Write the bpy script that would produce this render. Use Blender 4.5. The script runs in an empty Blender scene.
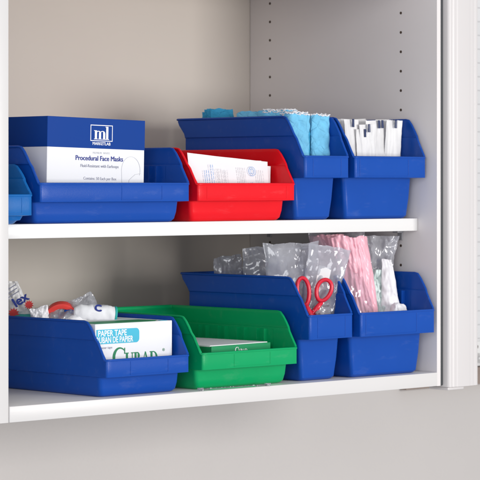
import bpy, bmesh, math, random
from math import radians, sin, cos, pi
from mathutils import Vector, Matrix, noise

S = bpy.context.scene
COL = S.collection

# ------------------------------------------------------------------ camera
cd = bpy.data.cameras.new('camera')
cam = bpy.data.objects.new('camera', cd); COL.objects.link(cam)
cam.location = (-2.5244, -2.6404, 0.0)
cam.rotation_euler = (radians(90), 0, radians(-43.7133))
cd.sensor_width = 36; cd.lens = 2447.53 / 480 * 36
cd.shift_y = -57 / 480
cd.clip_start = 0.1; cd.clip_end = 100
cd.dof.use_dof = True; cd.dof.focus_distance = 3.55; cd.dof.aperture_fstop = 22
S.camera = cam

# ------------------------------------------------------------------ world, lamps, exposure
w = bpy.data.worlds.new('World'); S.world = w; w.use_nodes = True
bg = w.node_tree.nodes['Background']
bg.inputs[0].default_value = (0.92, 0.94, 1.0, 1); bg.inputs[1].default_value = 0.54
def area(name, loc, target, size, power, col):
    l = bpy.data.lights.new(name, 'AREA'); l.shape = 'RECTANGLE'
    l.size, l.size_y = size; l.energy = power; l.color = col
    o = bpy.data.objects.new(name, l); COL.objects.link(o); o.location = loc
    o.rotation_euler = (Vector(target) - Vector(loc)).to_track_quat('-Z', 'Y').to_euler()
    return o
area('key_softbox', (0.75, -2.8, 0.02), (0, 0.1, -0.05), (1.1, 0.9), 57, (1.0, 0.98, 0.955))
area('fill_softbox', (-2.9, -2.4, 0.35), (0, 0.1, -0.1), (1.5, 1.5), 36, (0.95, 0.97, 1.0))
S.view_settings.view_transform = 'Standard'; S.view_settings.look = 'None'
S.view_settings.gamma = 1; S.view_settings.exposure = 0

# ------------------------------------------------------------------ materials
def new_mat(name):
    m = bpy.data.materials.new(name); m.use_nodes = True
    nt = m.node_tree; b = nt.nodes['Principled BSDF']
    return m, nt, b
def lk(nt, a, b): nt.links.new(a, b)
def plain(name, col, rough=.5, var=.04, scale=30, bump=0.0, bscale=200, spec=.5, coat=0, sss=0):
    m, nt, b = new_mat(name)
    tc = nt.nodes.new('ShaderNodeTexCoord')
    n = nt.nodes.new('ShaderNodeTexNoise'); n.inputs['Scale'].default_value = scale; n.inputs['Detail'].default_value = 6
    lk(nt, tc.outputs['Object'], n.inputs['Vector'])
    mr = nt.nodes.new('ShaderNodeMapRange')
    mr.inputs[1].default_value = .25; mr.inputs[2].default_value = .75
    mr.inputs[3].default_value = 1 - var; mr.inputs[4].default_value = 1 + var
    lk(nt, n.outputs['Fac'], mr.inputs[0])
    mx = nt.nodes.new('ShaderNodeVectorMath'); mx.operation = 'SCALE'
    mx.inputs[0].default_value = col[:3]; lk(nt, mr.outputs[0], mx.inputs['Scale'])
    lk(nt, mx.outputs[0], b.inputs['Base Color'])
    r2 = nt.nodes.new('ShaderNodeMapRange'); r2.inputs[3].default_value = rough * .85; r2.inputs[4].default_value = min(1, rough * 1.15)
    lk(nt, n.outputs['Fac'], r2.inputs[0]); lk(nt, r2.outputs[0], b.inputs['Roughness'])
    b.inputs['Specular IOR Level'].default_value = spec
    if coat: b.inputs['Coat Weight'].default_value = coat; b.inputs['Coat Roughness'].default_value = .15
    if sss:
        b.inputs['Subsurface Weight'].default_value = sss; b.inputs['Subsurface Radius'].default_value = (.004, .004, .006)
    if bump:
        n2 = nt.nodes.new('ShaderNodeTexNoise'); n2.inputs['Scale'].default_value = bscale; n2.inputs['Detail'].default_value = 4
        lk(nt, tc.outputs['Object'], n2.inputs['Vector'])
        bp = nt.nodes.new('ShaderNodeBump'); bp.inputs['Strength'].default_value = bump; bp.inputs['Distance'].default_value = .001
        lk(nt, n2.outputs['Fac'], bp.inputs['Height']); lk(nt, bp.outputs[0], b.inputs['Normal'])
    return m
def film(name, tint=(.95, .96, 1), milky=.12, gloss=.25, bump=.6, bscale=60, seed=0):
    """thin clear plastic: mostly see-through, a little milk, sharp crinkled reflections"""
    m = bpy.data.materials.new(name); m.use_nodes = True; nt = m.node_tree; nt.nodes.clear()
    out = nt.nodes.new('ShaderNodeOutputMaterial')
    tr = nt.nodes.new('ShaderNodeBsdfTransparent'); tr.inputs[0].default_value = (*tint, 1)
    df = nt.nodes.new('ShaderNodeBsdfDiffuse'); df.inputs[0].default_value = (.93, .93, .98, 1)
    tl = nt.nodes.new('ShaderNodeBsdfTranslucent'); tl.inputs[0].default_value = (.93, .93, .98, 1)
    gl = nt.nodes.new('ShaderNodeBsdfGlossy'); gl.inputs['Roughness'].default_value = .12
    tc = nt.nodes.new('ShaderNodeTexCoord')
    n = nt.nodes.new('ShaderNodeTexNoise'); n.inputs['Scale'].default_value = bscale; n.inputs['Detail'].default_value = 5
    n.inputs['Distortion'].default_value = .3
    lk(nt, tc.outputs['Object'], n.inputs['Vector'])
    bp = nt.nodes.new('ShaderNodeBump'); bp.inputs['Strength'].default_value = bump; bp.inputs['Distance'].default_value = .004
    vo = nt.nodes.new('ShaderNodeTexVoronoi'); vo.feature = 'F1'; vo.inputs['Scale'].default_value = bscale * 1.3
    mxv = nt.nodes.new('ShaderNodeVectorMath'); mxv.operation = 'MULTIPLY_ADD'; mxv.inputs[1].default_value = (.012, .012, .012)
    lk(nt, n.outputs['Color'], mxv.inputs[0]); lk(nt, tc.outputs['Object'], mxv.inputs[2]); lk(nt, mxv.outputs[0], vo.inputs['Vector'])
    lk(nt, vo.outputs['Distance'], bp.inputs['Height'])
    for s in (df, tl, gl): lk(nt, bp.outputs[0], s.inputs['Normal'])
    fr = nt.nodes.new('ShaderNodeFresnel'); fr.inputs[0].default_value = 1.5; lk(nt, bp.outputs[0], fr.inputs['Normal'])
    m0 = nt.nodes.new('ShaderNodeMixShader'); m0.inputs[0].default_value = .5
    lk(nt, df.outputs[0], m0.inputs[1]); lk(nt, tl.outputs[0], m0.inputs[2])
    m1 = nt.nodes.new('ShaderNodeMixShader')
    mm = nt.nodes.new('ShaderNodeMapRange'); mm.inputs[1].default_value = .4; mm.inputs[2].default_value = .75
    mm.inputs[3].default_value = milky * .85; mm.inputs[4].default_value = min(1, milky * 1.45)
    lk(nt, n.outputs['Fac'], mm.inputs[0]); lk(nt, mm.outputs[0], m1.inputs[0])
    lk(nt, tr.outputs[0], m1.inputs[1]); lk(nt, m0.outputs[0], m1.inputs[2])
    ad = nt.nodes.new('ShaderNodeMath'); ad.operation = 'MULTIPLY_ADD'; ad.inputs[1].default_value = 1 + gloss; ad.inputs[2].default_value = gloss * .12
    ad.use_clamp = True
    lk(nt, fr.outputs[0], ad.inputs[0])
    m2 = nt.nodes.new('ShaderNodeMixShader'); lk(nt, ad.outputs[0], m2.inputs[0])
    lk(nt, m1.outputs[0], m2.inputs[1]); lk(nt, gl.outputs[0], m2.inputs[2])
    lk(nt, m2.outputs[0], out.inputs[0])
    return m

M = {}
M['blue'] = plain('blue_plastic', (.004, .068, .38), .31, .05, 12, .12, 900, spec=.24)
M['cyanblue'] = plain('bright_blue_plastic', (.001, .125, .42), .31, .05, 12, .12, 900, spec=.24)
M['red'] = plain('red_plastic', (.80, .004, .012), .31, .05, 12, .12, 900, spec=.24)
M['green'] = plain('green_plastic', (.0005, .35, .115), .31, .05, 12, .12, 900, spec=.24)
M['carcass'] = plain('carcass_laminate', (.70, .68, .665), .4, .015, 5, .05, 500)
M['white'] = plain('white_laminate', (.83, .82, .80), .35, .015, 5, .05, 500)
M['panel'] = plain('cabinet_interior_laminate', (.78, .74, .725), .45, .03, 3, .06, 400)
M['back'] = plain('cabinet_back_board', (.64, .58, .52), .55, .03, 3, .06, 400)
M['wallm'] = plain('wall_paint', (.60, .565, .54), .8, .03, 3, .35, 260)
M['door'] = plain('door_laminate', (.66, .63, .62), .35, .015, 5, .04, 500)
M['dark'] = plain('dark_recess', (.07, .045, .03), .6)
M['gap_shade'] = plain('dark_gap_shade', (.05, .055, .06), .5)  # near-black colour that paints the shade between side panel and door
M['metal'] = plain('clip_metal', (.35, .35, .37), .3)
M['card'] = plain('white_card', (.86, .86, .87), .6, .012, 10, .1, 600, spec=.2)
M['cardblue'] = plain('printed_blue', (.003, .048, .275), .5, .02, 10, spec=.12)
M['ink'] = plain('ink_blue', (.02, .04, .26), .6)
M['inkgrey'] = plain('ink_grey', (.30, .31, .40), .6)
M['inkfaint'] = plain('ink_faint', (.62, .63, .66), .6)
M['inkgreen'] = plain('ink_green', (.01, .22, .09), .6)
M['inkgreen2'] = plain('box_green', (.01, .30, .11), .5)
M['inkcyan'] = plain('ink_cyan', (.05, .48, .66), .6)
M['inkwhite'] = plain('ink_white', (.9, .9, .9), .6)
M['inkred'] = plain('ink_red', (.62, .03, .03), .6)
M['inksky'] = plain('ink_sky', (.22, .42, .75), .6)
M['paper'] = plain('paper', (.86, .86, .88), .8, .02, 20, .2, 300)
M['fabric'] = plain('pale_blue_fabric', (.19, .58, .84), .85, .16, 60, .6, 700)
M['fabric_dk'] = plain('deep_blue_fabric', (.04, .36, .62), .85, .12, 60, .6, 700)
M['lace'] = plain('white_elastic', (.88, .88, .9), .8, .05, 200, .8, 900)
M['pink'] = plain('pink_filling', (.93, .47, .55), .45, .10, 45, .5, 60, coat=.3)
M['tube'] = plain('white_sleeve', (.86, .85, .87), .4, .03, 40, .4, 120)
M['mint'] = plain('mint_sachet', (.72, .83, .80), .5, .12, 40, .4, 120)
M['navy'] = plain('navy_tip', (.012, .03, .11), .4)
M['scred'] = plain('scissor_red', (.80, .02, .05), .25, .04)
M['taper'] = plain('red_tape', (.76, .05, .04), .4, .05)
M['teal'] = plain('teal_pad', (.02, .38, .36), .6, .15, 80, .5, 200)
M['clear'] = film('clear_film', milky=.20, gloss=.10, bscale=22, bump=.2)
M['clear2'] = film('zip_bag_film', milky=.46, gloss=.28, bscale=30, bump=.4)
M['milky'] = film('milky_film', milky=.50, gloss=.3, bscale=34, bump=.45)
M['sleevefilm'] = film('sleeve_film', milky=1.2, gloss=.0, bscale=25, bump=.15)
M['frost'] = plain('frosted_sleeve', (.78, .77, .765), .42, .05, 60, .25, 160, spec=.4)
M['stripfilm'] = film('strip_plastic', milky=.25, gloss=.5, bscale=120, bump=.2)
M['packet'] = film('printed_packet_film', milky=.35, gloss=.2, bscale=80, bump=.3)
M['steel'] = plain('steel', (.55, .55, .56), .2)
M['steel'].node_tree.nodes['Principled BSDF'].inputs['Metallic'].default_value = 1
M['brown'] = plain('brown_ledge', (.30, .235, .20), .5, .1, 20)

def tile_mat():
    m, nt, b = new_mat('white_wall_tile')
    tc = nt.nodes.new('ShaderNodeTexCoord')
    mp = nt.nodes.new('ShaderNodeMapping'); mp.inputs['Rotation'].default_value = (radians(90), 0, 0)
    lk(nt, tc.outputs['Object'], mp.inputs[0])
    br = nt.nodes.new('ShaderNodeTexBrick')
    br.inputs['Color1'].default_value = (.80, .79, .785, 1); br.inputs['Color2'].default_value = (.77, .765, .76, 1)
    br.inputs['Mortar'].default_value = (.62, .61, .61, 1)
    br.inputs['Scale'].default_value = 1; br.inputs['Mortar Size'].default_value = .0012; br.inputs['Mortar Smooth'].default_value = .3
    br.inputs['Brick Width'].default_value = 6; br.inputs['Row Height'].default_value = .0265
    lk(nt, mp.outputs[0], br.inputs[0]); lk(nt, br.outputs[0], b.inputs['Base Color'])
    b.inputs['Roughness'].default_value = .25
    bp = nt.nodes.new('ShaderNodeBump'); bp.inputs['Strength'].default_value = .5; bp.inputs['Distance'].default_value = .001; bp.invert = True
    lk(nt, br.outputs['Fac'], bp.inputs['Height']); lk(nt, bp.outputs[0], b.inputs['Normal'])
    return m
M['tile'] = tile_mat()
def scuff(m, amt=.18, sc=(18, 90, 60)):
    """faint rub marks: streaky noise lifts the roughness and lightens the surface a little"""
    nt = m.node_tree; b = nt.nodes['Principled BSDF']
    tc = nt.nodes.new('ShaderNodeTexCoord'); mp = nt.nodes.new('ShaderNodeMapping'); mp.inputs['Scale'].default_value = sc
    lk(nt, tc.outputs['Object'], mp.inputs[0])
    n = nt.nodes.new('ShaderNodeTexNoise'); n.inputs['Scale'].default_value = 1; n.inputs['Detail'].default_value = 8; n.inputs['Roughness'].default_value = .7
    lk(nt, mp.outputs[0], n.inputs['Vector'])
    mr = nt.nodes.new('ShaderNodeMapRange'); mr.inputs[1].default_value = .56; mr.inputs[2].default_value = .74; mr.inputs[4].default_value = amt
    lk(nt, n.outputs['Fac'], mr.inputs[0])
    src = b.inputs['Base Color'].links[0].from_socket
    mx = nt.nodes.new('ShaderNodeMix'); mx.data_type = 'RGBA'; mx.inputs['B'].default_value = (.55, .58, .62, 1)
    ml = nt.nodes.new('ShaderNodeMath'); ml.operation = 'MULTIPLY'; ml.inputs[1].default_value = .22
    lk(nt, mr.outputs[0], ml.inputs[0]); lk(nt, ml.outputs[0], mx.inputs['Factor']); lk(nt, src, mx.inputs['A']); lk(nt, mx.outputs['Result'], b.inputs['Base Color'])
    ad = nt.nodes.new('ShaderNodeMath'); ad.operation = 'ADD'; rs = b.inputs['Roughness'].links[0].from_socket
    lk(nt, rs, ad.inputs[0]); lk(nt, mr.outputs[0], ad.inputs[1]); lk(nt, ad.outputs[0], b.inputs['Roughness'])
for k_ in ('blue', 'cyanblue', 'red', 'green'): scuff(M[k_])
for k_ in ('white', 'carcass', 'door'): scuff(M[k_], .12, (6, 6, 60))
def weave(m):
    """pleats pressed into thin nonwoven cloth: chevron ridges as colour-neutral bump"""
    nt = m.node_tree; b = nt.nodes['Principled BSDF']
    tc = nt.nodes.new('ShaderNodeTexCoord')
    v = nt.nodes.new('ShaderNodeTexVoronoi'); v.feature = 'DISTANCE_TO_EDGE'; v.inputs['Scale'].default_value = 70
    lk(nt, tc.outputs['Object'], v.inputs['Vector'])
    mr = nt.nodes.new('ShaderNodeMapRange'); mr.inputs[2].default_value = .12; lk(nt, v.outputs['Distance'], mr.inputs[0])
    bp = nt.nodes.new('ShaderNodeBump'); bp.inputs['Strength'].default_value = .55; bp.inputs['Distance'].default_value = .0012
    lk(nt, mr.outputs[0], bp.inputs['Height'])
    old = b.inputs['Normal'].links[0].from_node; lk(nt, bp.outputs[0], old.inputs['Normal'])
weave(M['fabric']); weave(M['fabric_dk'])

# ------------------------------------------------------------------ builders
def thing(name, label, cat, loc=(0, 0, 0), rot=(0, 0, 0), group=None, kind=None):
    o = bpy.data.objects.new(name, None); COL.objects.link(o)
    o.empty_display_size = .02
    o.location = loc; o.rotation_euler = rot
    tag(o, label, cat, group, kind); return o
def tag(o, label=None, cat=None, group=None, kind=None):
    if label: o['label'] = label
    if cat: o['category'] = cat
    if group: o['group'] = group
    if kind: o['kind'] = kind
    return o
def obj(name, bm, mat, parent=None, smooth=None, bevel=0, solid=0, sub=0, loc=None, rot=None):
    me = bpy.data.meshes.new(name)
    bmesh.ops.remove_doubles(bm, verts=bm.verts, dist=1e-6)
    bm.to_mesh(me); bm.free()
    o = bpy.data.objects.new(name, me); COL.objects.link(o)
    me.materials.append(mat)
    if loc: o.location = loc
    if rot: o.rotation_euler = rot
    if sub:
        md = o.modifiers.new('sub', 'SUBSURF'); md.levels = sub; md.render_levels = sub
    if solid:
        md = o.modifiers.new('sol', 'SOLIDIFY'); md.thickness = abs(solid); md.offset = -1 if solid > 0 else 0; md.use_even_offset = False
    if bevel:
        md = o.modifiers.new('bev', 'BEVEL'); md.width = bevel; md.segments = 2; md.limit_method = 'ANGLE'; md.angle_limit = radians(40)
    if sub or solid or bevel:
        dg = bpy.context.evaluated_depsgraph_get(); dg.update()
        me2 = bpy.data.meshes.new_from_object(o.evaluated_get(dg)); o.modifiers.clear()
        o.data = me2; bpy.data.meshes.remove(me); me = me2; me.name = name
    if smooth is not None:
        for p in me.polygons: p.use_smooth = True
        if smooth < 180: me.set_sharp_from_angle(angle=radians(smooth))
    if parent: o.parent = parent
    return o
def box(bm, x0, x1, y0, y1, z0, z1, mat=None):
    vs = [bm.verts.new(p) for p in ((x0, y0, z0), (x1, y0, z0), (x1, y1, z0), (x0, y1, z0), (x0, y0, z1), (x1, y0, z1), (x1, y1, z1), (x0, y1, z1))]
    if mat is not None:
        for v in vs: v.co = mat @ v.co
    for f in ((0, 3, 2, 1), (4, 5, 6, 7), (0, 1, 5, 4), (1, 2, 6, 5), (2, 3, 7, 6), (3, 0, 4, 7)):
        bm.faces.new([vs[i] for i in f])
def boxbm(*a, **k):
    bm = bmesh.new(); box(bm, *a, **k); return bm
def cyl(bm, c, axis, r, h, n=24, r2=None):
    axis = Vector(axis).normalized(); q = axis.to_track_quat('Z', 'Y').to_matrix().to_4x4()
    bmesh.ops.create_cone(bm, cap_ends=True, segments=n, radius1=r, radius2=r if r2 is None else r2, depth=h,
                          matrix=Matrix.Translation(c) @ q)
def tube(bm, pts, r, n=8, closed=False, rz=None, up=(0, 0, 1)):
    pts = [Vector(p) for p in pts]; N = len(pts); rings = []
    up = Vector(up)
    for i, p in enumerate(pts):
        a = pts[(i - 1) % N] if (closed or i > 0) else p
        b = pts[(i + 1) % N] if (closed or i < N - 1) else p
        t = (b - a).normalized() if (b - a).length > 1e-9 else Vector((1, 0, 0))
        u = up - t * up.dot(t)
        if u.length < .1: u = Vector((0, 1, 0)) - t * t.y
        u.normalize(); v = t.cross(u)
        rr = r[i] if isinstance(r, (list, tuple)) else r
        rings.append([bm.verts.new(p + (u * cos(2 * pi * k / n) * (rz or rr) + v * sin(2 * pi * k / n) * rr)) for k in range(n)])
    for i in range(N if closed else N - 1):
        A, B = rings[i], rings[(i + 1) % N]
        for k in range(n): bm.faces.new((A[k], A[(k + 1) % n], B[(k + 1) % n], B[k]))
    if not closed:
        bm.faces.new(rings[0][::-1]); bm.faces.new(rings[-1])
def grid(fn, nu, nv):
    bm = bmesh.new()
    V = [[bm.verts.new(fn(i / nu, j / nv)) for j in range(nv + 1)] for i in range(nu + 1)]
    for i in range(nu):
        for j in range(nv): bm.faces.new((V[i][j], V[i + 1][j], V[i + 1][j + 1], V[i][j + 1]))
    return bm
def fbm(p, sc, seed=0, octv=4):
    p = Vector(p) * sc + Vector((seed * 7.3, seed * 3.1, seed * 1.7)); a = 1; s = 0
    for _ in range(octv):
        s += a * noise.noise(p); p = p * 2.1; a *= .5
    return s
def crease(p, sc, seed=0, octv=3):
    p = Vector(p) * sc + Vector((seed * 5.3, seed * 2.1, seed * 1.3)); a = 1; s = 0
    for _ in range(octv):
        s += a * (1 - 2 * abs(noise.noise(p))); p = p * 2.03; a *= .5
    return s - 1

# text and flat print, laid on a face that looks towards -Y
def text(body, size, mat, parent, x, z, y, name='lettering', bold=0, align='CENTER', sx=1, thick=.00008, rz=0):
    cu = bpy.data.curves.new(name, 'FONT'); cu.body = body; cu.size = size; cu.align_x = align; cu.align_y = 'CENTER'
    cu.extrude = thick; cu.resolution_u = 4
    t = bpy.data.objects.new(name, cu); COL.objects.link(t)
    dg = bpy.context.evaluated_depsgraph_get(); dg.update()
    me = bpy.data.meshes.new_from_object(t.evaluated_get(dg))
    bpy.data.objects.remove(t); bpy.data.curves.remove(cu)
    if bold:
        b0 = bmesh.new(); b0.from_mesh(me); src = me.copy()
        for k, (dx, dz) in enumerate(((-1, 0), (1, 0), (-.5, .6), (.5, -.6))):
            cp = src.copy(); cp.transform(Matrix.Translation((dx * bold * size, dz * bold * size, (k + 1) * 1.3e-5))); b0.from_mesh(cp); bpy.data.meshes.remove(cp)
        b0.to_mesh(me); b0.free(); bpy.data.meshes.remove(src)
    me.materials.clear(); me.materials.append(mat)
    me.transform(Matrix.Translation((x, y, z)) @ Matrix.Rotation(rz, 4, 'Y') @ Matrix.Rotation(radians(90), 4, 'X') @ Matrix.Diagonal((sx, 1, 1, 1)))
    o = bpy.data.objects.new(name, me); COL.objects.link(o)
    if parent: o.parent = parent
    return o
_pc = [0]
def poly(bm, pts, y, d=.00015):
    """a flat printed shape in the XZ plane, a hair thick"""
    _pc[0] = (_pc[0] + 1) % 24; y = y - _pc[0] * 1.2e-5       # strokes that cross never share a plane
    a = [bm.verts.new((p[0], y, p[1])) for p in pts]; b = [bm.verts.new((p[0], y + d, p[1])) for p in pts]
    n = len(a)
    try:
        bm.faces.new(a); bm.faces.new(b[::-1])
        for i in range(n): bm.faces.new((a[i], b[i], b[(i + 1) % n], a[(i + 1) % n]))
    except ValueError: pass
def arcband(cx, cz, r0, r1, a0, a1, thick, n=18, sq=1.0):
    """closed outline of a crescent stroke; thick(t) gives its width"""
    out, inn = [], []
    for i in range(n + 1):
        t = i / n; a = radians(a0 + (a1 - a0) * t); k = thick(t)
        out.append((cx + r0 * sq * cos(a), cz + r0 * sin(a))); inn.append((cx + (r0 - k) * sq * cos(a), cz + (r0 - k * .6) * sin(a)))
    return out, inn
def stroke(bm, out, inn, y):
    for i in range(len(out) - 1):
        poly(bm, [out[i], out[i + 1], inn[i + 1], inn[i]], y)
def serif(word, x, z, h, y, mat, parent, name='lettering', first=1.0, wt=.19, sx=1.0):
    """roman capitals with thick and thin strokes; x is the left edge, z the baseline"""
    bm = bmesh.new(); cx = x
    for i, ch in enumerate(word):
        H = h * (first if i == 0 else 1); T = H * wt; t = H * .07; s = H * .08
        R = lambda x0, x1, z0, z1: poly(bm, [(cx + x0, z + z0), (cx + x1, z + z0), (cx + x1, z + z1), (cx + x0, z + z1)], y)
        th = lambda q: t + (T * 1.05 - t) * sin(pi * q)
        if ch == 'C':
            w_ = H * .82; o_, i_ = arcband(cx + H * .48, z + H * .5, H * .52, 0, 42, 318, th, 26, .92); stroke(bm, o_, i_, y)
            R(H * .80, H * .86, H * .66, H * .98)
        elif ch == 'U':
            w_ = H * .80
            R(s, s + T, H * .3, H); R(0, s * 2 + T, H - t, H); R(H * .66, H * .66 + t, H * .3, H); R(H * .58, H * .80, H - t, H)
            o_, i_ = arcband(cx + s + (H * .66 + t - s) / 2, z + H * .3, (H * .66 + t - s) / 2, 0, 180, 360, lambda q: T + (t - T) * q, 14); stroke(bm, o_, i_, y)
        elif ch in 'RD':
            w_ = H * (.68 if ch == 'R' else .84)
            R(s, s + T, 0, H); R(0, s * 2 + T, 0, t); R(0, s + T + H * .15, H - t, H)
            if ch == 'R':
                o_, i_ = arcband(cx + H * .32, z + H * .74, H * .26, 0, 90, -90, th, 14); stroke(bm, o_, i_, y)
                R(s + T, H * .34, H * .48, H * .48 + t)
                poly(bm, [(cx + H * .36, z + H * .48), (cx + H * .52, z + H * .48), (cx + H * .82, z), (cx + H * .62, z)], y)
            else:
                o_, i_ = arcband(cx + H * .32, z + H * .5, H * .5, 0, 90, -90, th, 18, .9); stroke(bm, o_, i_, y)
                R(s + T, H * .34, 0, t)
        elif ch == 'A':
            w_ = H * .80
            poly(bm, [(cx + H * .06, z), (cx + H * .06 + t, z), (cx + H * .44, z + H), (cx + H * .38, z + H)], y)
            poly(bm, [(cx + H * .58, z), (cx + H * .78, z), (cx + H * .46, z + H), (cx + H * .36, z + H)], y)
            R(H * .2, H * .62, H * .32, H * .32 + t); R(0, H * .2, 0, t); R(H * .52, H * .86, 0, t)
        elif ch == 'm':
            w_ = H * 1.12
            R(s, s + T, 0, H); R(0, s + T, H - t, H); R(0, s * 2 + T, 0, t)
            for k in (0, 1):
                bx = s + T + k * H * .42
                R(bx + H * .42 - T, bx + H * .42, 0, H * .7); R(bx + H * .42 - T - s, bx + H * .42 + s, 0, t)
                o_, i_ = arcband(cx + bx + H * .16, z + H * .7, H * .26, 0, 0, 150, lambda q: T * (1 - q * .6), 12); stroke(bm, o_, i_, y)
        elif ch == 'l':
            w_ = H * .4
            R(s, s + T, 0, H * 1.45); R(0, s + T, H * 1.45 - t, H * 1.45); R(0, s * 2 + T, 0, t)
        cx += w_ + H * .04
    for v in bm.verts: v.co.x = x + (v.co.x - x) * sx
    return obj(name, bm, mat, parent)

# ------------------------------------------------------------------ the setting: wall behind the cabinet
ZT, ZB = -0.0575, -0.3062          # the two standing surfaces
XL, XR = -0.4375, 0.4407           # inner faces of the side panels
wall = obj('wall', boxbm(-3.5, 3.5, .4585, .56, -2.2, 1.6), M['wallm']); tag(wall, 'plain warm grey painted wall behind and below the white cabinet', 'wall', kind='structure')

# tiled splashback, ledge and little holder to the right
t = thing('tiled_panel', 'white tiled wall panel with thin grey joints right of the cabinet door', 'tiles', (1.3, .4583, -.352))
obj('tile_sheet', boxbm(-.45, .8, -.012, 0, 0, 1.3), M['tile'], t)
obj('ledge', boxbm(-.45, .8, -.018, 0, -.034, -.0015), M['brown'], t, bevel=.001)
t = thing('wall_hook', 'small white wall holder with a dark screw at the right edge of the picture', 'wall holder', (1.062, .446, -.336))
obj('holder_plate', boxbm(-.022, .03, -.006, 0, -.01, .032), M['white'], t, bevel=.001)
bm = bmesh.new(); tube(bm, [(-.012, -.012 - .012 * sin(pi * i / 10), .006 - .012 * i / 10) for i in range(11)], .004)
tube(bm, [(-.012, -.004, .006), (-.012, -.012, .006)], .004); obj('hook_arm', bm, M['white'], t, smooth=60)
bm = bmesh.new(); cyl(bm, (-.016, -.007, .022), (0, 1, 0), .004, .004); obj('screw', bm, M['dark'], t)

# ------------------------------------------------------------------ the cabinet
cab = thing('cabinet', 'open white wall cabinet with one middle shelf holding plastic bins', 'cabinet', (0, 0, -.3286))
CZ = .3286; TOP = .345
def cpart(name, b, mat, bev=.0008, **k):
    x0, x1, y0, y1, z0, z1 = b
    return obj(name, boxbm(x0, x1, y0, y1, z0 + CZ, z1 + CZ), mat, cab, bevel=bev, smooth=40, **k)
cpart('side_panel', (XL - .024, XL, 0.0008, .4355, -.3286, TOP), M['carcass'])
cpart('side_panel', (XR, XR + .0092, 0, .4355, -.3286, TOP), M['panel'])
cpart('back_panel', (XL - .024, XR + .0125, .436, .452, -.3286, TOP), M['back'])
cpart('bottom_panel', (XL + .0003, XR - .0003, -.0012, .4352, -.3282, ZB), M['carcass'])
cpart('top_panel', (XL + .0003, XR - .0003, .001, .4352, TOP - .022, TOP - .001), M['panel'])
shelf = cpart('shelf', (XL + .0006, XR - .0012, .0413, .434, ZT - .0203, ZT), M['white'])
tag(shelf, 'white middle shelf board')
for yy in (.3858, .0790):
    for k in range(18):
        zz = .2152 - .0318 * (k - 6)
        if zz < -.30 or abs(zz - ZT + .01) < .012: continue
        bm = bmesh.new(); cyl(bm, (XR - .0001, yy, zz + CZ), (1, 0, 0), .0023, .0007, 16)
        obj('pin_hole', bm, M['dark'], cab)
for yy in (.3858, .0790):
    t_ = obj('shelf_clip', boxbm(XR - .014, XR - .0002, yy - .006, yy + .006, ZT - .024 + CZ, ZT - .0206 + CZ), M['metal'], cab, bevel=.0006)
    bm = boxbm(XR - .003, XR - .0004, yy - .005, yy + .005, ZT - .036 + CZ, ZT - .0238 + CZ)
    obj('clip_peg', bm, M['metal'], t_, bevel=.0006)
# dark strip painted as shade in the door gap; folded-back door at the right
cpart('door_gap_shade', (XR + .0095, XR + .0185, .003, .30, -.3286, TOP), M['gap_shade'], bev=.0015)
bm = bmesh.new()
prof = []
W_ = .0745; n_ = 48
for i in range(n_ + 1):
    u = i / n_; x = u * W_
    y = 0.0
    for gx in (.13, .24, .70, .86): y += .0011 * math.exp(-((u - gx) / .012) ** 2)
    y += .0035 * (1 - min(1, u / .05)) ** 2 + .0035 * (1 - min(1, (1 - u) / .05)) ** 2
    y -= .003 * sin(pi * u)
    prof.append((x, y))
prof += [(W_, .05), (0, .05)]
a_ = [bm.verts.new((x, y, 0)) for x, y in prof]; b_ = [bm.verts.new((x, y, TOP + .331 - .003)) for x, y in prof]
bm.faces.new(a_[::-1]); bm.faces.new(b_)
for i in range(len(a_)): bm.faces.new((a_[i], a_[(i + 1) % len(a_)], b_[(i + 1) % len(a_)], b_[i]))
door = obj('door', bm, M['door'], cab, smooth=40); door.location = (.4595, -.008, -.331 + CZ)
tag(door, 'thick white door with upright grooves, folded back')
obj('bottom_cap', boxbm(.002, .042, .003, .045, -.0055, -.0003), M['door'], door, bevel=.002, smooth=40)

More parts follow.
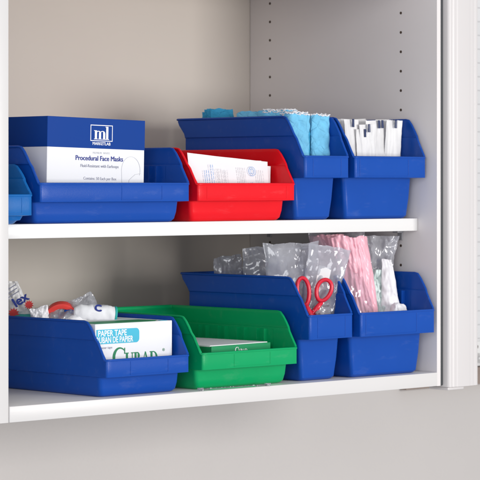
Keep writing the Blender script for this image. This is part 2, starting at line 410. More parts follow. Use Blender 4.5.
# ------------------------------------------------------------------ shelf bins
def bin_points(W, L, H, lipz, lipb, over, inset):
    hw = W / 2
    rimrun = .037
    def rim(y, side):
        if not side: return lipz
        q = max(0, min(1, (y - .003) / rimrun))
        if q < .8: g = q / .8 * .90
        else: g = .90 + .10 * sin((q - .8) / .2 * pi / 2)
        return lipz + (H - lipz) * g
    return rim
def make_bin(name, label, cat, X0, X1, Y, Z, L, H, lipz, lipb, mat, over=.026, inset=.012, slots=(.30, .72), ribs=True, group='plastic shelf bins'):
    W = X1 - X0
    root = thing(name, label, cat, ((X0 + X1) / 2, Y, Z), group=group)
    rim = bin_points(W, L, H, lipz, lipb, over, inset)
    hw0 = W / 2
    r = .0065
    NF, NC, NS = 10, 5, 34
    # angular parameterisation: list of (kind, a, b)
    loop = []
    def side_y(k): u = k / NS; return u ** 1.7     # denser near the front
    for i in range(NF): loop.append(('f', i / NF * 1.0))                # front centre -> right corner
    for i in range(NC + 1): loop.append(('cf', i / NC))
    for i in range(1, NS): loop.append(('s', side_y(i)))
    for i in range(NC + 1): loop.append(('cb', i / NC))
    for i in range(1, NF): loop.append(('b', 1 - i / NF))
    loop.append(('b', 0.0))
    def pos(kind, a, hw, yf, yb, rr):
        if kind == 'f': return (a * (hw - rr), yf)
        if kind == 'cf': return (hw - rr + rr * sin(a * pi / 2), yf + rr - rr * cos(a * pi / 2))
        if kind == 's': return (hw, yf + rr + a * (yb - yf - 2 * rr))
        if kind == 'cb': return (hw - rr + rr * cos(a * pi / 2), yb - rr + rr * sin(a * pi / 2))
        return (a * (hw - rr), yb)
    st = lipz + (H - lipz) * .52
    def shape(z):
        # half width, front y, back y, radius
        if z < .0001: return hw0 - inset - .006, over + .008, L - .026, r
        if z < .0015: return hw0 - inset - .003, over + .0045, L - .022, r
        if z < .0052: return hw0 - inset - .0008, over + .001, L - .019, r
        if z < lipb + .0002:
            q = z / lipb; return hw0 - inset + (inset - .0062) * q, over - .0012 * q, L - .018 + .004 * q, r
        yb = L - .020
        if z < lipz + .0001: return hw0 - .0035, 0.0 + .0006, yb, r * .5
        if z < st: return hw0 - .0026, 0.0006, yb + .002, r * .5
        q = (z - H * .84) / (H * .16)
        return hw0 - .0008, 0.0006, L - .0180 + (.0165 * min(1, q * 1.35) if q > 0 else 0), r * .5
    levels = [0, .0014, .005, lipb * .5, lipb, lipb + .0011, (lipb + lipz) / 2, lipz]
    up = [.12, .25, .38, .50]
    levels += [lipz + (H - lipz) * u for u in up]
    levels += [st + .0002, st + .0012]
    levels += [lipz + (H - lipz) * u for u in (.62, .74, .84, .93, 1.0)]
    bm = bmesh.new()
    rings = []
    full = loop + [(k, a, -1) for k, a in reversed(loop[1:-1])]
    toppts = []
    for z in levels:
        ring = []
        for e in full:
            k, a = e[0], e[1]; sgn = -1 if len(e) == 3 else 1
            # local rim height depends on how far back the point is
            x_, y_ = pos(k, a, *shape(lipz))
            rz = rim(y_, k in ('s', 'cb', 'b'))
            zz = min(z, rz)
            x, y = pos(k, a, *shape(zz))
            if z > lipz and k in ('f', 'cf'): x, y = pos(k, a, *shape(lipz))
            ring.append(bm.verts.new((sgn * x, y, zz)))
        rings.append(ring)
    n = len(full)
    for i in range(len(rings) - 1):
        for k in range(n):
            a, b, c, d = rings[i][k], rings[i][(k + 1) % n], rings[i + 1][(k + 1) % n], rings[i + 1][k]
            pts = [a]
            for v in (b, c, d):
                if all((v.co - p.co).length > 1e-7 for p in pts): pts.append(v)
            if len(pts) >= 3: bm.faces.new(pts)
    toppts = [v.co.copy() for v in rings[-1]]
    bm.faces.new(rings[0][::-1])
    body = obj('bin_body', bm, mat, root, solid=.0024, bevel=.0006, smooth=38)
    # rolled rim
    tp = []
    for p in toppts:
        if not tp or (p - tp[-1]).length > .0012: tp.append(p)
    bm = bmesh.new()
    cxy = Vector((0, L / 2, 0))
    tube(bm, [p + Vector((0, .001, -.0003)) for p in tp], .0019, 8, closed=True)
    obj('rolled_rim', bm, mat, root, smooth=180)
    # rails of the label slot
    bm = bmesh.new()
    xa, xb = -hw0 + W * slots[0], -hw0 + W * slots[1]; za, zb = lipb + .0028, lipz - .003; t_ = .0009
    U = [(xa, za), (xb, za), (xb, zb), (xb - t_, zb), (xb - t_, za + t_), (xa + t_, za + t_), (xa + t_, zb), (xa, zb)]
    f_ = [bm.verts.new((x, .0001, z)) for x, z in U]; k_ = [bm.verts.new((x, .0016, z)) for x, z in U]
    bm.faces.new(f_); bm.faces.new(k_[::-1])
    for i in range(8): bm.faces.new((f_[i], k_[i], k_[(i + 1) % 8], f_[(i + 1) % 8]))
    obj('label_slot', bm, mat, root, bevel=.0002)
    # divider ribs inside both side walls
    if ribs:
        ys = [.052]
        centres = [c for c in (.066, .082, .110, .126, .154, .170, .198, .214, .242) if c < L - .04]
        prof = [(.052, 0)]
        for c in centres: prof += [(c - .0020, 0), (c - .0011, .0068), (c + .0011, .0068), (c + .0020, 0)]
        prof.append((L - .036, 0))
        zs_ = [.008 + (st - .001 - .008) * j / 8 for j in range(9)]
        for sg in (-1, 1):
            bm = bmesh.new(); VV = []
            for z in zs_:
                hwz = shape(max(z, .006))[0] - .0027
                k = 1 if z > H * .14 else 0
                VV.append([bm.verts.new((sg * (hwz - d * k), y, z)) for y, d in prof])
            for a in range(8):
                for b in range(len(prof) - 1):
                    q = (VV[a][b], VV[a][b + 1], VV[a + 1][b + 1], VV[a + 1][b])
                    bm.faces.new(q if sg < 0 else q[::-1])
            obj('divider_ribs', bm, mat, root)
    return root

LEN = .292
make_bin('shelf_bin', 'small bright sky-blue bin half hidden at the left edge of the middle shelf', 'bin', -.480, -.3795, .016, ZT, .28, .0825, .0405, .0115, M['cyanblue'], over=.016, inset=.014, slots=(.3, .78))
make_bin('shelf_bin', 'wide low blue bin on the middle shelf holding the face mask box', 'bin', -.3690, -.0795, .020, ZT, LEN, .109, .0565, .0298, M['blue'], over=.022, inset=.010, slots=(.53, .80))
make_bin('shelf_bin', 'low red bin on the middle shelf with white papers inside', 'bin', -.0695, .1400, .020, ZT, LEN, .109, .0560, .0300, M['red'], over=.022, inset=.010, slots=(.1, .9))
make_bin('shelf_bin', 'tall narrow blue bin on the middle shelf stuffed with pale blue fabric covers', 'bin', .1490, .2540, .014, ZT, LEN, .1605, .0985, .0648, M['blue'], over=.030, inset=.013, slots=(.2, .8))
make_bin('shelf_bin', 'tall blue bin at the right end of the middle shelf filled with clear sleeves', 'bin', .2610, .4335, .014, ZT, LEN, .1605, .0985, .0650, M['blue'], over=.030, inset=.013, slots=(.08, .74))
make_bin('shelf_bin', 'low blue bin at the left of the cabinet floor holding the paper tape box', 'bin', -.2648, -.0985, .0, ZB, LEN, .1080, .0540, .0285, M['blue'], over=.020, inset=.009, slots=(.29, .73))
make_bin('shelf_bin', 'low green bin on the cabinet floor with a flat carton inside', 'bin', -.0790, .1255, .0, ZB, LEN, .1085, .0545, .0295, M['green'], over=.020, inset=.010, slots=(.33, .70))
make_bin('shelf_bin', 'tall narrow blue bin on the cabinet floor with red scissors inside', 'bin', .1390, .2420, -.006, ZB, LEN, .1605, .1022, .0648, M['blue'], over=.028, inset=.013, slots=(.2, .8))
make_bin('shelf_bin', 'tall blue bin at the right end of the cabinet floor with a pink bag inside', 'bin', .2465, .4262, -.012, ZB, LEN, .1605, .1022, .0650, M['blue'], over=.028, inset=.013, slots=(.08, .74))

# ------------------------------------------------------------------ face mask box (in the wide blue bin)
bx = thing('mask_box', 'white and blue cardboard box of face masks standing in the wide blue bin', 'box', (-.3235, .06, -.0525), (0, radians(1.2), 0))
BW, BH, BD = .184, .1475, .115
obj('carton', boxbm(0, BW, 0, BD, 0, BH), M['card'], bx, bevel=.0008)
bm = bmesh.new()
bz = BH - .0432
box(bm, -.0004, BW + .0004, -.0004, BD + .0004, bz, BH + .0004)
obj('blue_band', bm, M['cardblue'], bx, bevel=.0005)
fy = -.0006
bm = bmesh.new()
x0, x1, z0, z1 = .0795, .1215, BH - .0325, BH - .0090
for a in ((x0, x1, z1 - .0011, z1), (x0, x1, z0, z0 + .0011), (x0, x0 + .0011, z0 + .0012, z1 - .0012), (x1 - .0011, x1, z0 + .0012, z1 - .0012)):
    poly(bm, [(a[0], a[2]), (a[1], a[2]), (a[1], a[3]), (a[0], a[3])], fy)
obj('logo_frame', bm, M['inkwhite'], bx)
serif('ml', .0862, BH - .0300, .0130, fy, M['inkwhite'], bx, 'logo_letters', wt=.22, sx=1.42)
bx_l = text('MARKETLAB', .0062, M['inkwhite'], bx, .1005, BH - .0362, fy, 'logo_name', .02)
text('PREMIUM  WHITE', .0042, M['inkfaint'], bx, .101, bz - .0065, -.0003, 'small_print')
text('Procedural Face Masks', .0098, M['ink'], bx, .0975, bz - .0145, -.0003, 'product_title', .024)
text('Fluid-Resistant with Earloops', .0062, M['inkgrey'], bx, .098, bz - .0255, -.0003, 'subtitle', .006)
text('Contains: 50 Each per Box', .0058, M['inkgrey'], bx, .099, bz - .0435, -.0003, 'contents_line', .0)
bm = bmesh.new()
def outline(bm, pts, wd, y):
    for i in range(len(pts) - 1):
        a = Vector((pts[i][0], pts[i][1])); b = Vector((pts[i + 1][0], pts[i + 1][1])); d = (b - a)
        if d.length < 1e-6: continue
        nrm = Vector((-d.y, d.x)).normalized() * wd / 2
        poly(bm, [tuple(a - nrm), tuple(b - nrm), tuple(b + nrm), tuple(a + nrm)], y)
hx = .158
outline(bm, [(hx + .020 * cos(radians(a)) * .9, bz - .030 + .020 * sin(radians(a))) for a in range(-20, 200, 10)] +
        [(hx - .017, bz - .048), (hx - .011, bz - .052), (hx - .012, bz - .060)], .0006, -.0003)
outline(bm, [(hx - .006, bz - .060), (hx - .003, bz - .044), (hx + .008, bz - .036), (hx + .019, bz - .034)], .0006, -.0003)
obj('mask_drawing', bm, M['inkfaint'], bx)

# ------------------------------------------------------------------ papers in the red bin
pk = thing('paper_stack', 'sheaf of white printed papers leaning in the low red bin', 'papers', (-.0455, .053, -.052), (radians(-9), 0, 0))
def sheet(pts, y0, d, seed, name='sheet', mat=None):
    # pts: four corners (x,z) counter-clockwise from lower left
    A, B, Cc, D_ = [Vector((p[0], 0, p[1])) for p in pts]
    def fn(u, v):
        p = A.lerp(B, u).lerp(D_.lerp(Cc, u), v)
        p.y = y0 + d * fbm((p.x, 0, p.z), 14, seed, 2) - .010 * (u - .5) ** 2 * v
        return p
    return obj(name, grid(fn, 20, 12), mat or M['paper'], pk, solid=.0003, smooth=60)
sheet([(-.006, 0), (.05, 0), (.05, .084), (-.012, .086)], .004, .003, 1)
sheet([(.03, 0), (.160, -.0), (.158, .088), (.03, .092)], .0055, .003, 2)
sheet([(.03, 0), (.162, 0), (.173, .078), (.04, .088)], .008, .003, 3)
sheet([(.09, 0), (.164, 0), (.175, .079), (.10, .086)], .0035, .002, 4)
sheet([(0, 0), (.162, 0), (.166, .0855), (0, .0985)], .0, .003, 5)
# folded packet corner cut like the real one
bm = bmesh.new(); random.seed(3)
def scrib(x0, z0, wd, ht, rows, colr, up=False):
    bm = bmesh.new()
    for i in range(rows):
        z = z0 - i * ht / rows; x = x0
        while x < x0 + wd:
            l = random.uniform(.002, .006)
            poly(bm, [(x, z), (x + l, z), (x + l, z + .0008), (x, z + .0008)], -.0085 if not up else -.0085)
            x += l + .0014
    return obj('printed_lines', bm, colr, pk)
def scribv(x0, z0, cols, gap, ht, colr):
    bm = bmesh.new()
    for i in range(cols):
        x = x0 + i * gap; z = z0
        while z < z0 + ht:
            l = random.uniform(.002, .006); zz = min(z + l, z0 + ht)
            poly(bm, [(x, z), (x + .0009, z), (x + .0009, zz), (x, zz)], -.0042)
            z = zz + .0012
    return obj('printed_lines', bm, colr, pk)
scribv(.028, .040, 3, .0042, .032, M['inksky']); scribv(.042, .040, 2, .004, .040, M['inksky'])
scribv(.055, .052, 3, .0035, .022, M['inkfaint']); scribv(.068, .042, 3, .0035, .03, M['inkfaint'])
scribv(.098, .042, 5, .0035, .034, M['inkfaint']); scribv(.138, .042, 4, .004, .03, M['inkfaint'])
scribv(.126, .042, 1, .004, .012, M['inksky'])
bm = bmesh.new(); outline(bm, [(.128 + .007 * cos(radians(a)), .070 + .007 * sin(radians(a))) for a in range(0, 361, 15)], .0007, -.0042)
outline(bm, [(.128 + .004 * cos(radians(a)), .070 + .004 * sin(radians(a))) for a in range(0, 361, 30)], .0007, -.0042)
obj('round_stamp', bm, M['inksky'], pk)

# ------------------------------------------------------------------ fabric covers
def blob(name, label, cat, centre, dims, seed, mat, amp=.25, sc=40, rot=(0, 0, 0), nu=64, nv=40, folds=0, group=None, parent=None, power=.6, pinch=None, fs=1.0):
    """a soft crumpled lump: superellipsoid pushed about by crease noise"""
    bm = bmesh.new(); a, b, c = dims; V = []
    f = lambda v: math.copysign(abs(v) ** power, v)
    for i in range(nu):
        row = []
        for j in range(nv + 1):
            th = 2 * pi * i / nu; ph = -pi / 2 + pi * j / nv
            d = Vector((f(cos(ph)) * f(cos(th)), f(cos(ph)) * f(sin(th)), f(sin(ph))))
            if j in (0, nv): d = Vector((0, 0, f(sin(ph))))
            p = Vector((d.x * a, d.y * b, d.z * c))
            k = 1 + amp * (crease(p, sc, seed) * .5 + .5 * fbm(p, sc * .5, seed))
            if folds: k += .10 * sin(th * folds + 3 * fbm(p, 20, seed))
            p = Vector((p.x * k, p.y * k, p.z * (1 + amp * .4 * fbm(p, sc * .8, seed + 3))))
            if pinch:
                s = pinch(j / nv); p.x *= s; p.y *= s
            row.append(bm.verts.new(p))
        V.append(row)
    for i in range(nu):
        for j in range(nv):
            a_, b_, c_, d_ = V[i][j], V[(i + 1) % nu][j], V[(i + 1) % nu][j + 1], V[i][j + 1]
            if j == 0: bm.faces.new((a_, c_, d_)) if False else bm.faces.new((V[i][1], V[i][0], V[(i + 1) % nu][1])) if False else None
            bm.faces.new((a_, b_, c_, d_))
    for j in (0, nv):
        co = V[0][j].co.copy()
        for i in range(nu): V[i][j].co = co
    bmesh.ops.remove_doubles(bm, verts=bm.verts, dist=1e-6)
    bm2 = bm
    if parent: o = obj(name, bm2, mat, parent, smooth=70); o.location = centre; o.rotation_euler = rot; return o
    o = obj(name, bm2, mat, None, smooth=70); o.location = centre; o.rotation_euler = rot
    return tag(o, label, cat, group)

def folded_cover(name, label, cx, cy, w, h, d, seed, zb, tilt=0, lace=True, mat='fabric', rz=0, group='pale blue fabric covers'):
    root = thing(name, label, 'fabric cover', (cx, cy, zb), (radians(tilt), 0, rz), group=group)
    random.seed(seed); n = max(2, int(d / .0036))
    tri = lambda t: abs((t % 1) * 2 - 1)
    for k in range(n):
        yo = -d / 2 + d * k / (n - 1); hk = h + random.uniform(-.004, .0015) - (.0 if k else .001); sk = seed * 10 + k; wk = w * random.uniform(.96, 1.02)
        def fn(u, v, off=0):
            x = (u - .5) * wk * (.72 + .28 * min(1, v / .6)); z = v * hk
            x += (.2015 - cx) * .55 * (1 - min(1, v / .6))
            edge = abs(2 * u - 1) ** 6
            y = yo + .0022 * tri(z * 42 + abs(x + .003) * 38 + .5 * fbm((x, 0, z), 12, sk, 2)) + .0016 * crease((x, yo * 3, z), 28, sk, 3) + .0035 * edge
            return Vector((x + .0012 * fbm((0, 0, z), 60, sk), y, z + .0030 * fbm((x, 0, 0), 60, sk) * v))
        obj('cloth_fold', grid(fn, 34, 70), M[mat], root, solid=.0006, smooth=40)
        if lace:
            pts = [fn(q / 26, 1.0) + Vector((0, random.uniform(-.0010, .0010), random.uniform(-.0008, .0018))) for q in range(27)]
            bm = bmesh.new(); tube(bm, pts, [random.uniform(.0006, .0015) for _ in pts], 6)
            obj('elastic_edge', bm, M['lace'], root, smooth=60)
    return root
folded_cover('fabric_cover', 'pale blue cover with white elastic edge, right of the dark blue gap', .2355, .067, .033, .1560, .020, 2, -.050, tilt=0, rz=radians(-14))
folded_cover('fabric_cover', 'pale blue cover with white elastic edge, left of the dark blue gap', .1895, .072, .040, .1590, .026, 5, -.050, tilt=0, rz=radians(-14))
folded_cover('fabric_cover', 'deeper blue cloth strip standing in for the shaded gap between two pale covers', .2140, .074, .020, .148, .014, 7, -.050, lace=False, mat='fabric_dk')  # darker cloth put in as the shade between the front covers
folded_cover('fabric_cover', 'crumpled pale blue cover standing behind the two front covers', .2050, .122, .052, .1640, .050, 11, -.050, rz=radians(-50))
folded_cover('fabric_cover', 'pale blue cover showing just over the rim at mid length of the tall bin', .2020, .178, .050, .1640, .040, 12, -.050, rz=radians(-62), lace=False)
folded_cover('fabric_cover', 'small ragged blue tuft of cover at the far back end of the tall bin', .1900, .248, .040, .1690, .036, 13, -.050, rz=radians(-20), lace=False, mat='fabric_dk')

# ------------------------------------------------------------------ clear sleeves with navy tips, upper right bin
random.seed(21)
specs = [(.311, .064, .1020, 1), (.331, .059, .086, 1), (.344, .057, .094, 1), (.364, .064, .101, 0), (.380, .060, .1010, 2), (.399, .060, .1015, 1), (.421, .066, .1000, 2),
         (.322, .082, .103, 0), (.344, .080, .102, 0), (.362, .084, .104, 0), (.391, .072, .103, 0), (.410, .076, .1030, 1),
         (.322, .130, .102, 0), (.349, .133, .104, 0), (.376, .130, .103, 0), (.403, .130, .103, 0)]
wheres = ['first from the left in the front row', 'second from the left in the front row, sitting lower', 'third from the left in the front row', 'in the middle of the front row',
          'fifth in the front row', 'second from the right in the front row', 'at the right end of the front row',
          'first from the left in the middle row', 'second from the left in the middle row', 'in the middle of the middle row', 'fourth in the middle row', 'at the right end of the middle row',
          'at the left of the back row', 'second in the back row', 'third in the back row', 'at the right end of the back row']
for i, (x, y, zt, nt_) in enumerate(specs):
    r_ = thing('clear_sleeve', 'clear sleeve ' + wheres[i] + ', upper right bin', 'plastic sleeve', (x, y, -.052), (radians(random.uniform(-4, 2)), radians(random.uniform(-3, 3)), radians(random.uniform(-14, 2))), group='clear sleeves in the upper right bin')
    hh = zt + .052; ww = random.uniform(.028, .034)
    sd = i
    def fn(u, v, s=1):
        xx = (u - .5) * ww * (.72 + .28 * min(1, v / .5)) + (.345 - x) * .16 * (1 - v); zz = v * hh
        bul = .0036 * math.sqrt(max(0, 1 - (2 * u - 1) ** 2)) * (1 - v ** 6)
        return Vector((xx + .001 * fbm((xx, 0, zz), 40, sd), -s * bul + (.0016 * crease((xx * 2.2, s, zz * .3), 36, sd)), zz))
    bm = grid(lambda u, v: fn(u, v, 1), 12, 36)
    b2 = grid(lambda u, v: fn(u, v, -1), 12, 36)
    me_ = bpy.data.meshes.new('t'); b2.to_mesh(me_); b2.free(); bm.from_mesh(me_); bpy.data.meshes.remove(me_)
    obj('sleeve_film', bm, M['frost'], r_, smooth=60)
    # the stick inside with its printed navy end
    bm = bmesh.new(); cyl(bm, ((.345 - x) * .08, 0, hh * .49), (-(.345 - x) * .16, 0, hh), .0022, hh * .93, 12)
    obj('white_stick', bm, M['tube'], r_, smooth=40)
    for k in range(nt_):
        xo = (-.004 + .0085 * k) if nt_ > 1 else 0
        obj('navy_tip', boxbm(xo - .0020, xo + .0020, -.0062, -.0042, hh - .0125, hh + .0005), M['navy'], r_, bevel=.0006)

# ------------------------------------------------------------------ paper tape carton, lower left bin
cb = thing('tape_carton', 'white carton of paper tape with green lettering standing in the low blue bin', 'box', (-.2575, .03, -.2755))
CW, CH, CD = .1480, .0735, .13
obj('carton', boxbm(0, CW, 0, CD, 0, CH), M['card'], cb, bevel=.0007)
bm = bmesh.new()
poly_top = [(.004, .004), (CW - .030, .004), (CW - .012, .020), (CW - .022, .050), (.004, .050)]
a_ = [bm.verts.new((p[0], p[1], CH + .0004)) for p in poly_top]; b_ = [bm.verts.new((p[0], p[1], CH + .0001)) for p in poly_top]
bm.faces.new(a_); bm.faces.new(b_[::-1])
for i in range(len(a_)): bm.faces.new((a_[i], b_[i], b_[(i + 1) % len(a_)], a_[(i + 1) % len(a_)]))
obj('green_stripe', bm, M['inkgreen2'], cb)
bm = bmesh.new(); box(bm, CW - .020, CW - .006, .004, .010, CH + .0001, CH + .0005); obj('cyan_mark', bm, M['inkcyan'], cb)
bm = bmesh.new(); zc = CH - .0185; x1 = .0835; hr = .0104
pts = [(.002, zc - hr), (x1 - .006, zc - hr)] + [(x1 - .006 + .006 * sin(radians(a)), zc - hr + .006 - .006 * cos(radians(a))) for a in range(15, 91, 15)] + \
      [(x1 - .006 + .006 * cos(radians(a)), zc + hr - .006 + .006 * sin(radians(a))) for a in range(0, 91, 15)] + [(.002, zc + hr)]
poly(bm, pts, -.0003); obj('cyan_label', bm, M['inkcyan'], cb)
text('PAPER TAPE', .0122, M['inkwhite'], cb, .0045, zc + .0044, -.0005, 'lettering', .022, 'LEFT', .84)
text('RUBAN DE PAPIER', .0122, M['inkwhite'], cb, .0015, zc - .0052, -.0005, 'lettering', .022, 'LEFT', .70)
text('pour tape', .0052, M['inkgrey'], cb, .0115, zc - .0158, -.0003, 'small_print', 0, 'LEFT')
serif('CURAD', .0325, CH - .0630, .0198, -.0003, M['inkgreen'], cb, 'brand_lettering', first=1.40)
text('®', .006, M['inkgreen'], cb, .131, CH - .0425, -.0003, 'small_print')

# ------------------------------------------------------------------ flat carton in the green bin
gb = thing('flat_carton', 'flat white and green carton lying in the low green bin', 'box', (-.030, .030, ZB + .0065), (0, 0, radians(4.5)))
GW, GH, GD = .134, .0555, .20
obj('carton', boxbm(0, GW, 0, GD, 0, GH), M['inkgreen2'], gb, bevel=.0006)
obj('white_top', boxbm(-.0003, GW - .004, .003, GD + .0003, GH - .001, GH + .0012), M['card'], gb, bevel=.0005)
serif('CURAD', .052, GH - .0128, .0062, -.0003, M['inkwhite'], gb, 'brand_lettering', first=1.5)
bm = bmesh.new()
poly_g = [(.052, .012, ), (GW - .012, .012), (GW - .03, .030), (.075, .034)]
for (x0, y0, x1, y1, mt_) in ():
    obj('top_print', boxbm(x0, x1, y0, y1, GH + .0013, GH + .0015), M[mt_], gb)
bm.free()
obj('leaflet', boxbm(.004, .040, .075, .165, GH + .0018, GH + .0040), M['taper'], gb, bevel=.0005)

# thin clear strip lying in front of the green bin
st_ = thing('label_strip', 'thin clear plastic strip lying on the cabinet floor in front of the green bin', 'plastic strip', (-.008, .0035, ZB), (0, 0, radians(-3)))
bm = bmesh.new(); tube(bm, [(-.066 + .132 * i / 20, .0006 * sin(i), .0019) for i in range(21)], .0017, 8, rz=.0012)
obj('strip_core', bm, M['stripfilm'], st_, smooth=60)
for x in (-.066, .066):
    obj('end_clip', boxbm(x - .004, x + .004, -.0026, .0026, .0002, .0045), M['stripfilm'], st_, bevel=.0004)
obj('green_reflection', boxbm(-.050, .040, -.0022, -.0016, .0006, .0018), M['inkgreen2'], st_)  # green sliver painted as a reflection on the clear strip

# ------------------------------------------------------------------ bags
def bag_mesh(w, h, bulge, seed, wt=None, nu=40, nv=54, cr=.006, sc=22, lean=0.0, flare=0.0, bottom=.15):
    """two films welded at their edges; wt = width at the top"""
    wt = w if wt is None else wt
    bm = bmesh.new()
    for s in (-1, 1):
        def fn(u, v, s=s):
            ww = w + (wt - w) * v
            x = (u - .5) * ww + lean * v
            e = math.sqrt(max(0, 1 - (2 * u - 1) ** 2))
            b = bulge * e * (1 - v ** 3) * min(1, (v / bottom)) ** .5
            z = v * h + .004 * fbm((x, 0, 0), 30, seed) * v
            y = s * b + cr * crease((x * 1.0, s * .01 * e, z), sc, seed) * (.35 + .65 * e) + flare * v * v + .5 * cr * crease((x, z, 0), sc * 2.6, seed + 2)
            return Vector((x + cr * .5 * fbm((z, 0, x), 30, seed), y, z))
        g = grid(fn, nu, nv); me = bpy.data.meshes.new('t'); g.to_mesh(me); g.free(); bm.from_mesh(me); bpy.data.meshes.remove(me)
    bmesh.ops.remove_doubles(bm, verts=bm.verts, dist=2e-4)
    return bm
CAMZ = -40
def bag(name, label, cat, loc, rz, tilt, film_, roll=0, **k):
    r = thing(name, label, cat, loc, (radians(tilt), radians(roll), radians(rz)))
    obj('bag_film', bag_mesh(**k), M[film_], r, smooth=75)
    return r
# bin with scissors
zs = ZB + .006
b1 = bag('zip_bag', 'clear zip bag standing up behind the red scissors, taller than its bin', 'plastic bag', (.202, .082, zs), -34, 1, 'clear2', roll=-3, w=.052, h=.207, bulge=.012, seed=31, wt=.090, cr=.0042, sc=17)
obj('zip_seal', boxbm(-.040, .038, -.0012, .0012, .196, .199), M['milky'], b1)
b2 = bag('zip_bag', 'second clear zip bag wrapped round the scissors, leaning right with a slanted corner', 'plastic bag', (.206, .064, zs), -36, 2, 'milky', roll=10, w=.040, h=.203, bulge=.009, seed=33, wt=.067, cr=.0036, sc=18)
sz = ZB + .004
sc_ = thing('scissors', 'red-handled scissors standing handles up in the tall narrow blue bin', 'scissors', (.1950, .040, sz), (radians(-3), 0, radians(-40)))
def loop(cx, cz, a, b, rot, wd=.0045):
    pts = []
    for i in range(32):
        t = 2 * pi * i / 32; x = a * cos(t) * (1 + .12 * sin(t)); z = b * sin(t)
        pts.append((cx + x * cos(rot) + z * sin(rot), -.0, cz - x * sin(rot) + z * cos(rot)))
    bm = bmesh.new(); tube(bm, pts, wd * .72, 12, closed=True, rz=wd * .8, up=(0, 1, 0)); return bm
zc_ = -.1695 - sz
for sg, cx, a, b, rot in ((-1, -.0140, .0092, .0215, -.10), (1, .0180, .0112, .0170, .34)):
    h_ = obj('handle', loop(cx, zc_ + (0 if sg < 0 else .002), a, b, rot), M['scred'], sc_, smooth=180)
    bm = bmesh.new()
    tube(bm, [(cx + .003 * sg * -1, .0015 * sg, zc_ - b + .001), (cx * .45, .0015 * sg, zc_ - b - .008), (-cx * .05 - .002, .0015 * sg, zc_ - .040), (-cx * .25 - .003, .0015 * sg, zc_ - .056)], [.0034, .0046, .0050, .0040], 10, up=(0, 1, 0))
    obj('handle_neck', bm, M['scred'], sc_, smooth=180)
    bm = bmesh.new(); p0 = zc_ - .052
    vs = [(-.0045 * sg, p0), (.0045 * sg, p0), (.006 * sg * .3 - .002 * sg, .004), (-.002 * sg, .004)]
    poly(bm, vs if sg > 0 else vs[::-1], .0015 * sg, .0012); obj('blade', bm, M['steel'], sc_)
bm = bmesh.new(); cyl(bm, (0, -.0025, zc_ - .054), (0, 1, 0), .003, .007, 16); obj('pivot_screw', bm, M['steel'], sc_)
tg = thing('paper_tag', 'small white paper tag tilted behind the right loop of the scissors', 'tag', (.2160, .0435, -.166), (radians(-4), radians(13), radians(-40)))
obj('tag_card', boxbm(-.010, .010, 0, .0006, 0, .036), M['card'], tg, bevel=.0002)
blob('crumpled_film', 'crumpled clear film at the bottom right of the scissors', 'plastic film', (.2160, .042, -.2070), (.017, .010, .016), 41, M['milky'], amp=.7, sc=90, nu=48, nv=30)
bag('clear_bag', 'tall clear bag standing at mid depth of the tall narrow blue bin', 'plastic bag', (.213, .170, zs), -34, 0, 'clear2', w=.052, h=.197, bulge=.010, seed=51, wt=.066, cr=.005, sc=20)
bag('clear_bag', 'clear bag with a pale top edge between the tall bag and the scissors bag', 'plastic bag', (.212, .120, zs), -34, 2, 'milky', w=.052, h=.183, bulge=.010, seed=52, wt=.060, cr=.005, sc=20)
bag('clear_bag', 'lowest clear bag at the back of the tall narrow blue bin', 'plastic bag', (.208, .225, zs), -28, 0, 'clear2', w=.048, h=.183, bulge=.008, seed=53, roll=-5, cr=.005, sc=22)
# bin with the pink bag
pb = thing('pink_bag', 'clear bag packed with folded pink sheets leaning in the right-hand bin below the shelf', 'plastic bag', (.334, .088, zs), (0, 0, radians(-32)))
def pink_sheet(w, h, yo, seed, lean, xo):
    tri = lambda t: abs((t % 1) * 2 - 1)
    def fn(u, v):
        x0 = (u - .5) * w * (.86 + .14 * v); z = v * h
        x = xo + x0 + lean * v ** 1.5
        c = math.sqrt(max(0, 1 - (2 * u - 1) ** 2))
        y = yo - .022 * c + .0020 * tri(x0 * 120 + z * 16 + 2.2 * fbm((x0, 0, z * .5), 16, seed, 3)) + .0020 * crease((x0 * 1.3 + z * .3, 0, z * .2), 45, seed, 3)
        y += .0007 * crease((x0, 1, z * .4), 150, seed + 1, 2)
        return Vector((x, y, z + .005 * fbm((x0, 0, 0), 50, seed) * v))
    return grid(fn, 70, 110)
for k, (w_, yo, ln, xo) in enumerate(((.070, -.006, -.030, .018), (.070, .004, -.034, .012), (.066, .014, -.040, .004), (.064, .026, -.034, .002), (.060, .038, -.028, .0))):
    obj('pink_sheet', pink_sheet(w_, .2150, yo, 61 + k, ln, xo), M['pink'], pb, solid=.0005, smooth=55)
bf = obj('bag_film', bag_mesh(w=.092, h=.221, bulge=.048, seed=64, wt=.094, cr=.003, sc=24, lean=-.026), M['clear'], pb, smooth=75)
bag('clear_bag', 'open mouth of a crinkled clear bag right of the pink bag, under the shelf', 'plastic bag', (.384, .090, zs), -34, 0, 'milky', roll=2, w=.030, h=.214, bulge=.012, seed=66, wt=.070, cr=.008, sc=30)
ms = thing('sachet', 'pale mint and white crinkled sachet between the pink bag and the white sleeve', 'sachet', (.381, .075, zs + .03), (0, 0, radians(-35)))
obj('sachet_foil', bag_mesh(w=.030, h=.130, bulge=.008, seed=67, wt=.020, cr=.007, sc=40), M['mint'], ms, smooth=75)
ws = thing('white_sleeve', 'smooth white sleeve with a narrow top and flared foot beside the mint sachet', 'sleeve', (.399, .058, zs + .03), (0, radians(-4), radians(-35)))
obj('sleeve_body', bag_mesh(w=.046, h=.148, bulge=.008, seed=69, wt=.016, cr=.0028, sc=26, bottom=.1), M['tube'], ws, smooth=75)
blob('folded_wipe', 'small crumpled white packet low in front of the white sleeve', 'packet', (.391, .040, -.212), (.014, .010, .018), 68, M['tube'], amp=.5, sc=70, nu=48, nv=30)

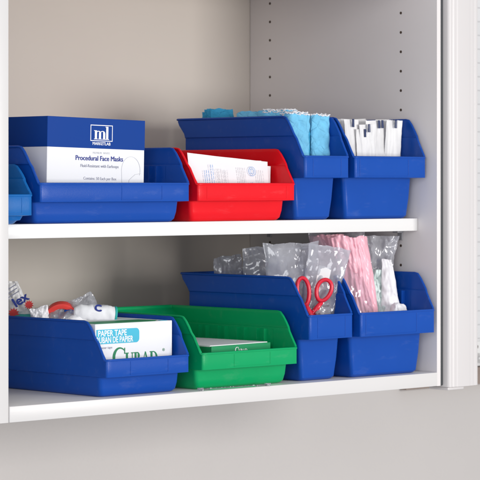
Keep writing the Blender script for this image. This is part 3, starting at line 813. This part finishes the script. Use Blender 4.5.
# ------------------------------------------------------------------ odds and ends behind the tape carton, lower left bin
lb = thing('printed_packet', 'crinkled clear packet with dark blue letters and red splashes at the far left', 'packet', (-.230, .232, -.240), (0, radians(-4), radians(-35)))
obj('packet_film', bag_mesh(w=.058, h=.094, bulge=.016, seed=71, wt=.020, cr=.004, sc=40, bottom=.3, lean=-.010), M['frost'], lb, smooth=75)
def lay(o, x, y, z, rot):
    o.location = (x, y, z); o.rotation_euler = rot
tx = text('lex', .020, M['ink'], lb, 0, 0, 0, 'lettering', .04, thick=.0006); lay(tx, .0015, -.0190, .066, (radians(-18), radians(-28), 0))
for k, (x, z) in enumerate(((-.010, .047), (.0135, .058))):
    bm = bmesh.new(); pts = []
    for i in range(22):
        r_ = .0088 * (1 if i % 2 else .62) * (1 if k == 0 else .85); a = 2 * pi * i / 22; pts.append((r_ * cos(a), r_ * sin(a)))
    poly(bm, pts, 0, .0008); so = obj('red_splash', bm, M['inkred'], lb); lay(so, x, -.0205, z, (radians(-8), 0, 0))
for k in range(3):
    bm = boxbm(-.012, .012, 0, .0006, 0, .0014); so = obj('small_print', bm, M['inkgrey'], lb); lay(so, -.010 - .002 * k, -.015, .073 + .005 * k, (radians(-18), radians(-28), 0))
blob('teal_pack', 'soft teal pack under the printed packet at the far left', 'pack', (-.222, .222, -.212), (.034, .024, .017), 73, M['teal'], amp=.3, sc=50)
cbx = thing('white_roll', 'small white roll with squarish outline between the teal pack and the red tape', 'roll', (-.2360, .178, -.205), (radians(8), radians(-12), radians(-30)))
obj('roll_body', bag_mesh(w=.028, h=.024, bulge=.012, seed=77, cr=.003, sc=60, bottom=.2), M['tube'], cbx, smooth=75)
tp_ = thing('tape_roll', 'roll of red tape lying in a clear bag in the low blue bin', 'tape', (-.2080, .165, -.199), (radians(18), radians(4), radians(-38)))
bm = bmesh.new(); n_ = 40; R0, R1, TW = .0245, .0165, .014
rings = [[bm.verts.new((r * cos(2 * pi * i / n_), y, r * .95 * sin(2 * pi * i / n_))) for i in range(n_)] for (r, y) in ((R0, -TW / 2), (R0, TW / 2), (R1, TW / 2), (R1, -TW / 2))]
for j in range(4):
    for i in range(n_): bm.faces.new((rings[j][i], rings[(j + 1) % 4][i], rings[(j + 1) % 4][(i + 1) % n_], rings[j][(i + 1) % n_]))
bmesh.ops.recalc_face_normals(bm, faces=bm.faces); obj('tape_ring', bm, M['taper'], tp_, bevel=.0008, smooth=50)
bm = bmesh.new(); tube(bm, [((R1 - .0015) * cos(2 * pi * i / 32), 0, (R1 - .0015) * .95 * sin(2 * pi * i / 32)) for i in range(32)], .0013, 8, closed=True, rz=.007)
obj('card_core', bm, M['card'], tp_, smooth=180)
bm = boxbm(-.009, .009, 0, .005, -.0035, .0035); mk = obj('blue_marker', bm, M['cardblue'], None, bevel=.0008); mk.location = (-.2050, .148, -.1900); mk.rotation_euler = (0, radians(-8), radians(-36))
tag(mk, 'small dark blue cap lying in front of the red tape roll', 'cap')
bg_ = thing('clear_bag', 'crinkled clear bag with a raised corner draped over the red tape roll', 'plastic bag', (-.203, .160, -.226), (0, 0, radians(-34)))
def drape(s):
    def fn(u, v):
        x = (u - .5) * .098
        top = .040 + .034 * u ** 1.8 - .038 * max(0, (u - .86) / .14) ** 1.5
        z = v * top
        y = s * .020 * math.sqrt(max(0, 1 - (2 * u - 1) ** 2)) * (1 - v ** 2.2) + .006 * crease((x, s, z), 45, 81) + .002 * crease((x, s, z), 120, 82)
        return Vector((x, y, z + .003 * fbm((x, 0, 0), 60, 8)))
    return grid(fn, 60, 30)
bm = drape(-1); g = drape(1); me = bpy.data.meshes.new('t'); g.to_mesh(me); g.free(); bm.from_mesh(me); bpy.data.meshes.remove(me)
obj('bag_film', bm, M['clear2'], bg_, smooth=75)
rl = thing('wrapped_roll', 'white wrapped roll with blue letters and a teal end behind the tape carton', 'roll', (-.1770, .128, -.1920), (0, radians(5), radians(-30)))
bm = bmesh.new(); V = []
for j in range(25):
    u = j / 24; x = -.030 + .060 * u; r = .0118 * (1 - .5 * max(0, (.22 - u) / .22) ** 1.5)
    V.append([bm.verts.new((x, r * cos(2 * pi * i / 32) * (1 + .13 * crease((x, cos(2 * pi * i / 32) * .01, sin(2 * pi * i / 32) * .01), 70, 91)), r * sin(2 * pi * i / 32) * (1 + .13 * crease((x, 0, sin(2 * pi * i / 32) * .01), 70, 92)))) for i in range(32)])
for j in range(24):
    for i in range(32): bm.faces.new((V[j][i], V[j][(i + 1) % 32], V[j + 1][(i + 1) % 32], V[j + 1][i]))
bm.faces.new(V[0][::-1]); bm.faces.new(V[-1]); obj('wrapped_body', bm, M['paper'], rl, smooth=75)
bm = bmesh.new(); cyl(bm, (.0320, 0, 0), (1, 0, 0), .0120, .0035, 28); obj('teal_end', bm, M['teal'], rl, bevel=.0008, smooth=50)
tx = text('C', .015, M['ink'], rl, 0, 0, 0, 'lettering', .05, thick=.0006); lay(tx, .004, -.0104, .0072, (radians(-30), 0, 0))
bag('clear_bag', 'low clear bag end sticking out to the right of the white wrapped roll', 'plastic bag', (-.148, .140, -.222), -34, 0, 'clear2', w=.034, h=.042, bulge=.010, seed=95, wt=.016, cr=.005, sc=45)
blob('gauze_pad', 'white gauze pads lying low between red tape roll and tape carton', 'gauze', (-.183, .150, -.2065), (.034, .020, .0125), 97, M['paper'], amp=.25, sc=40)
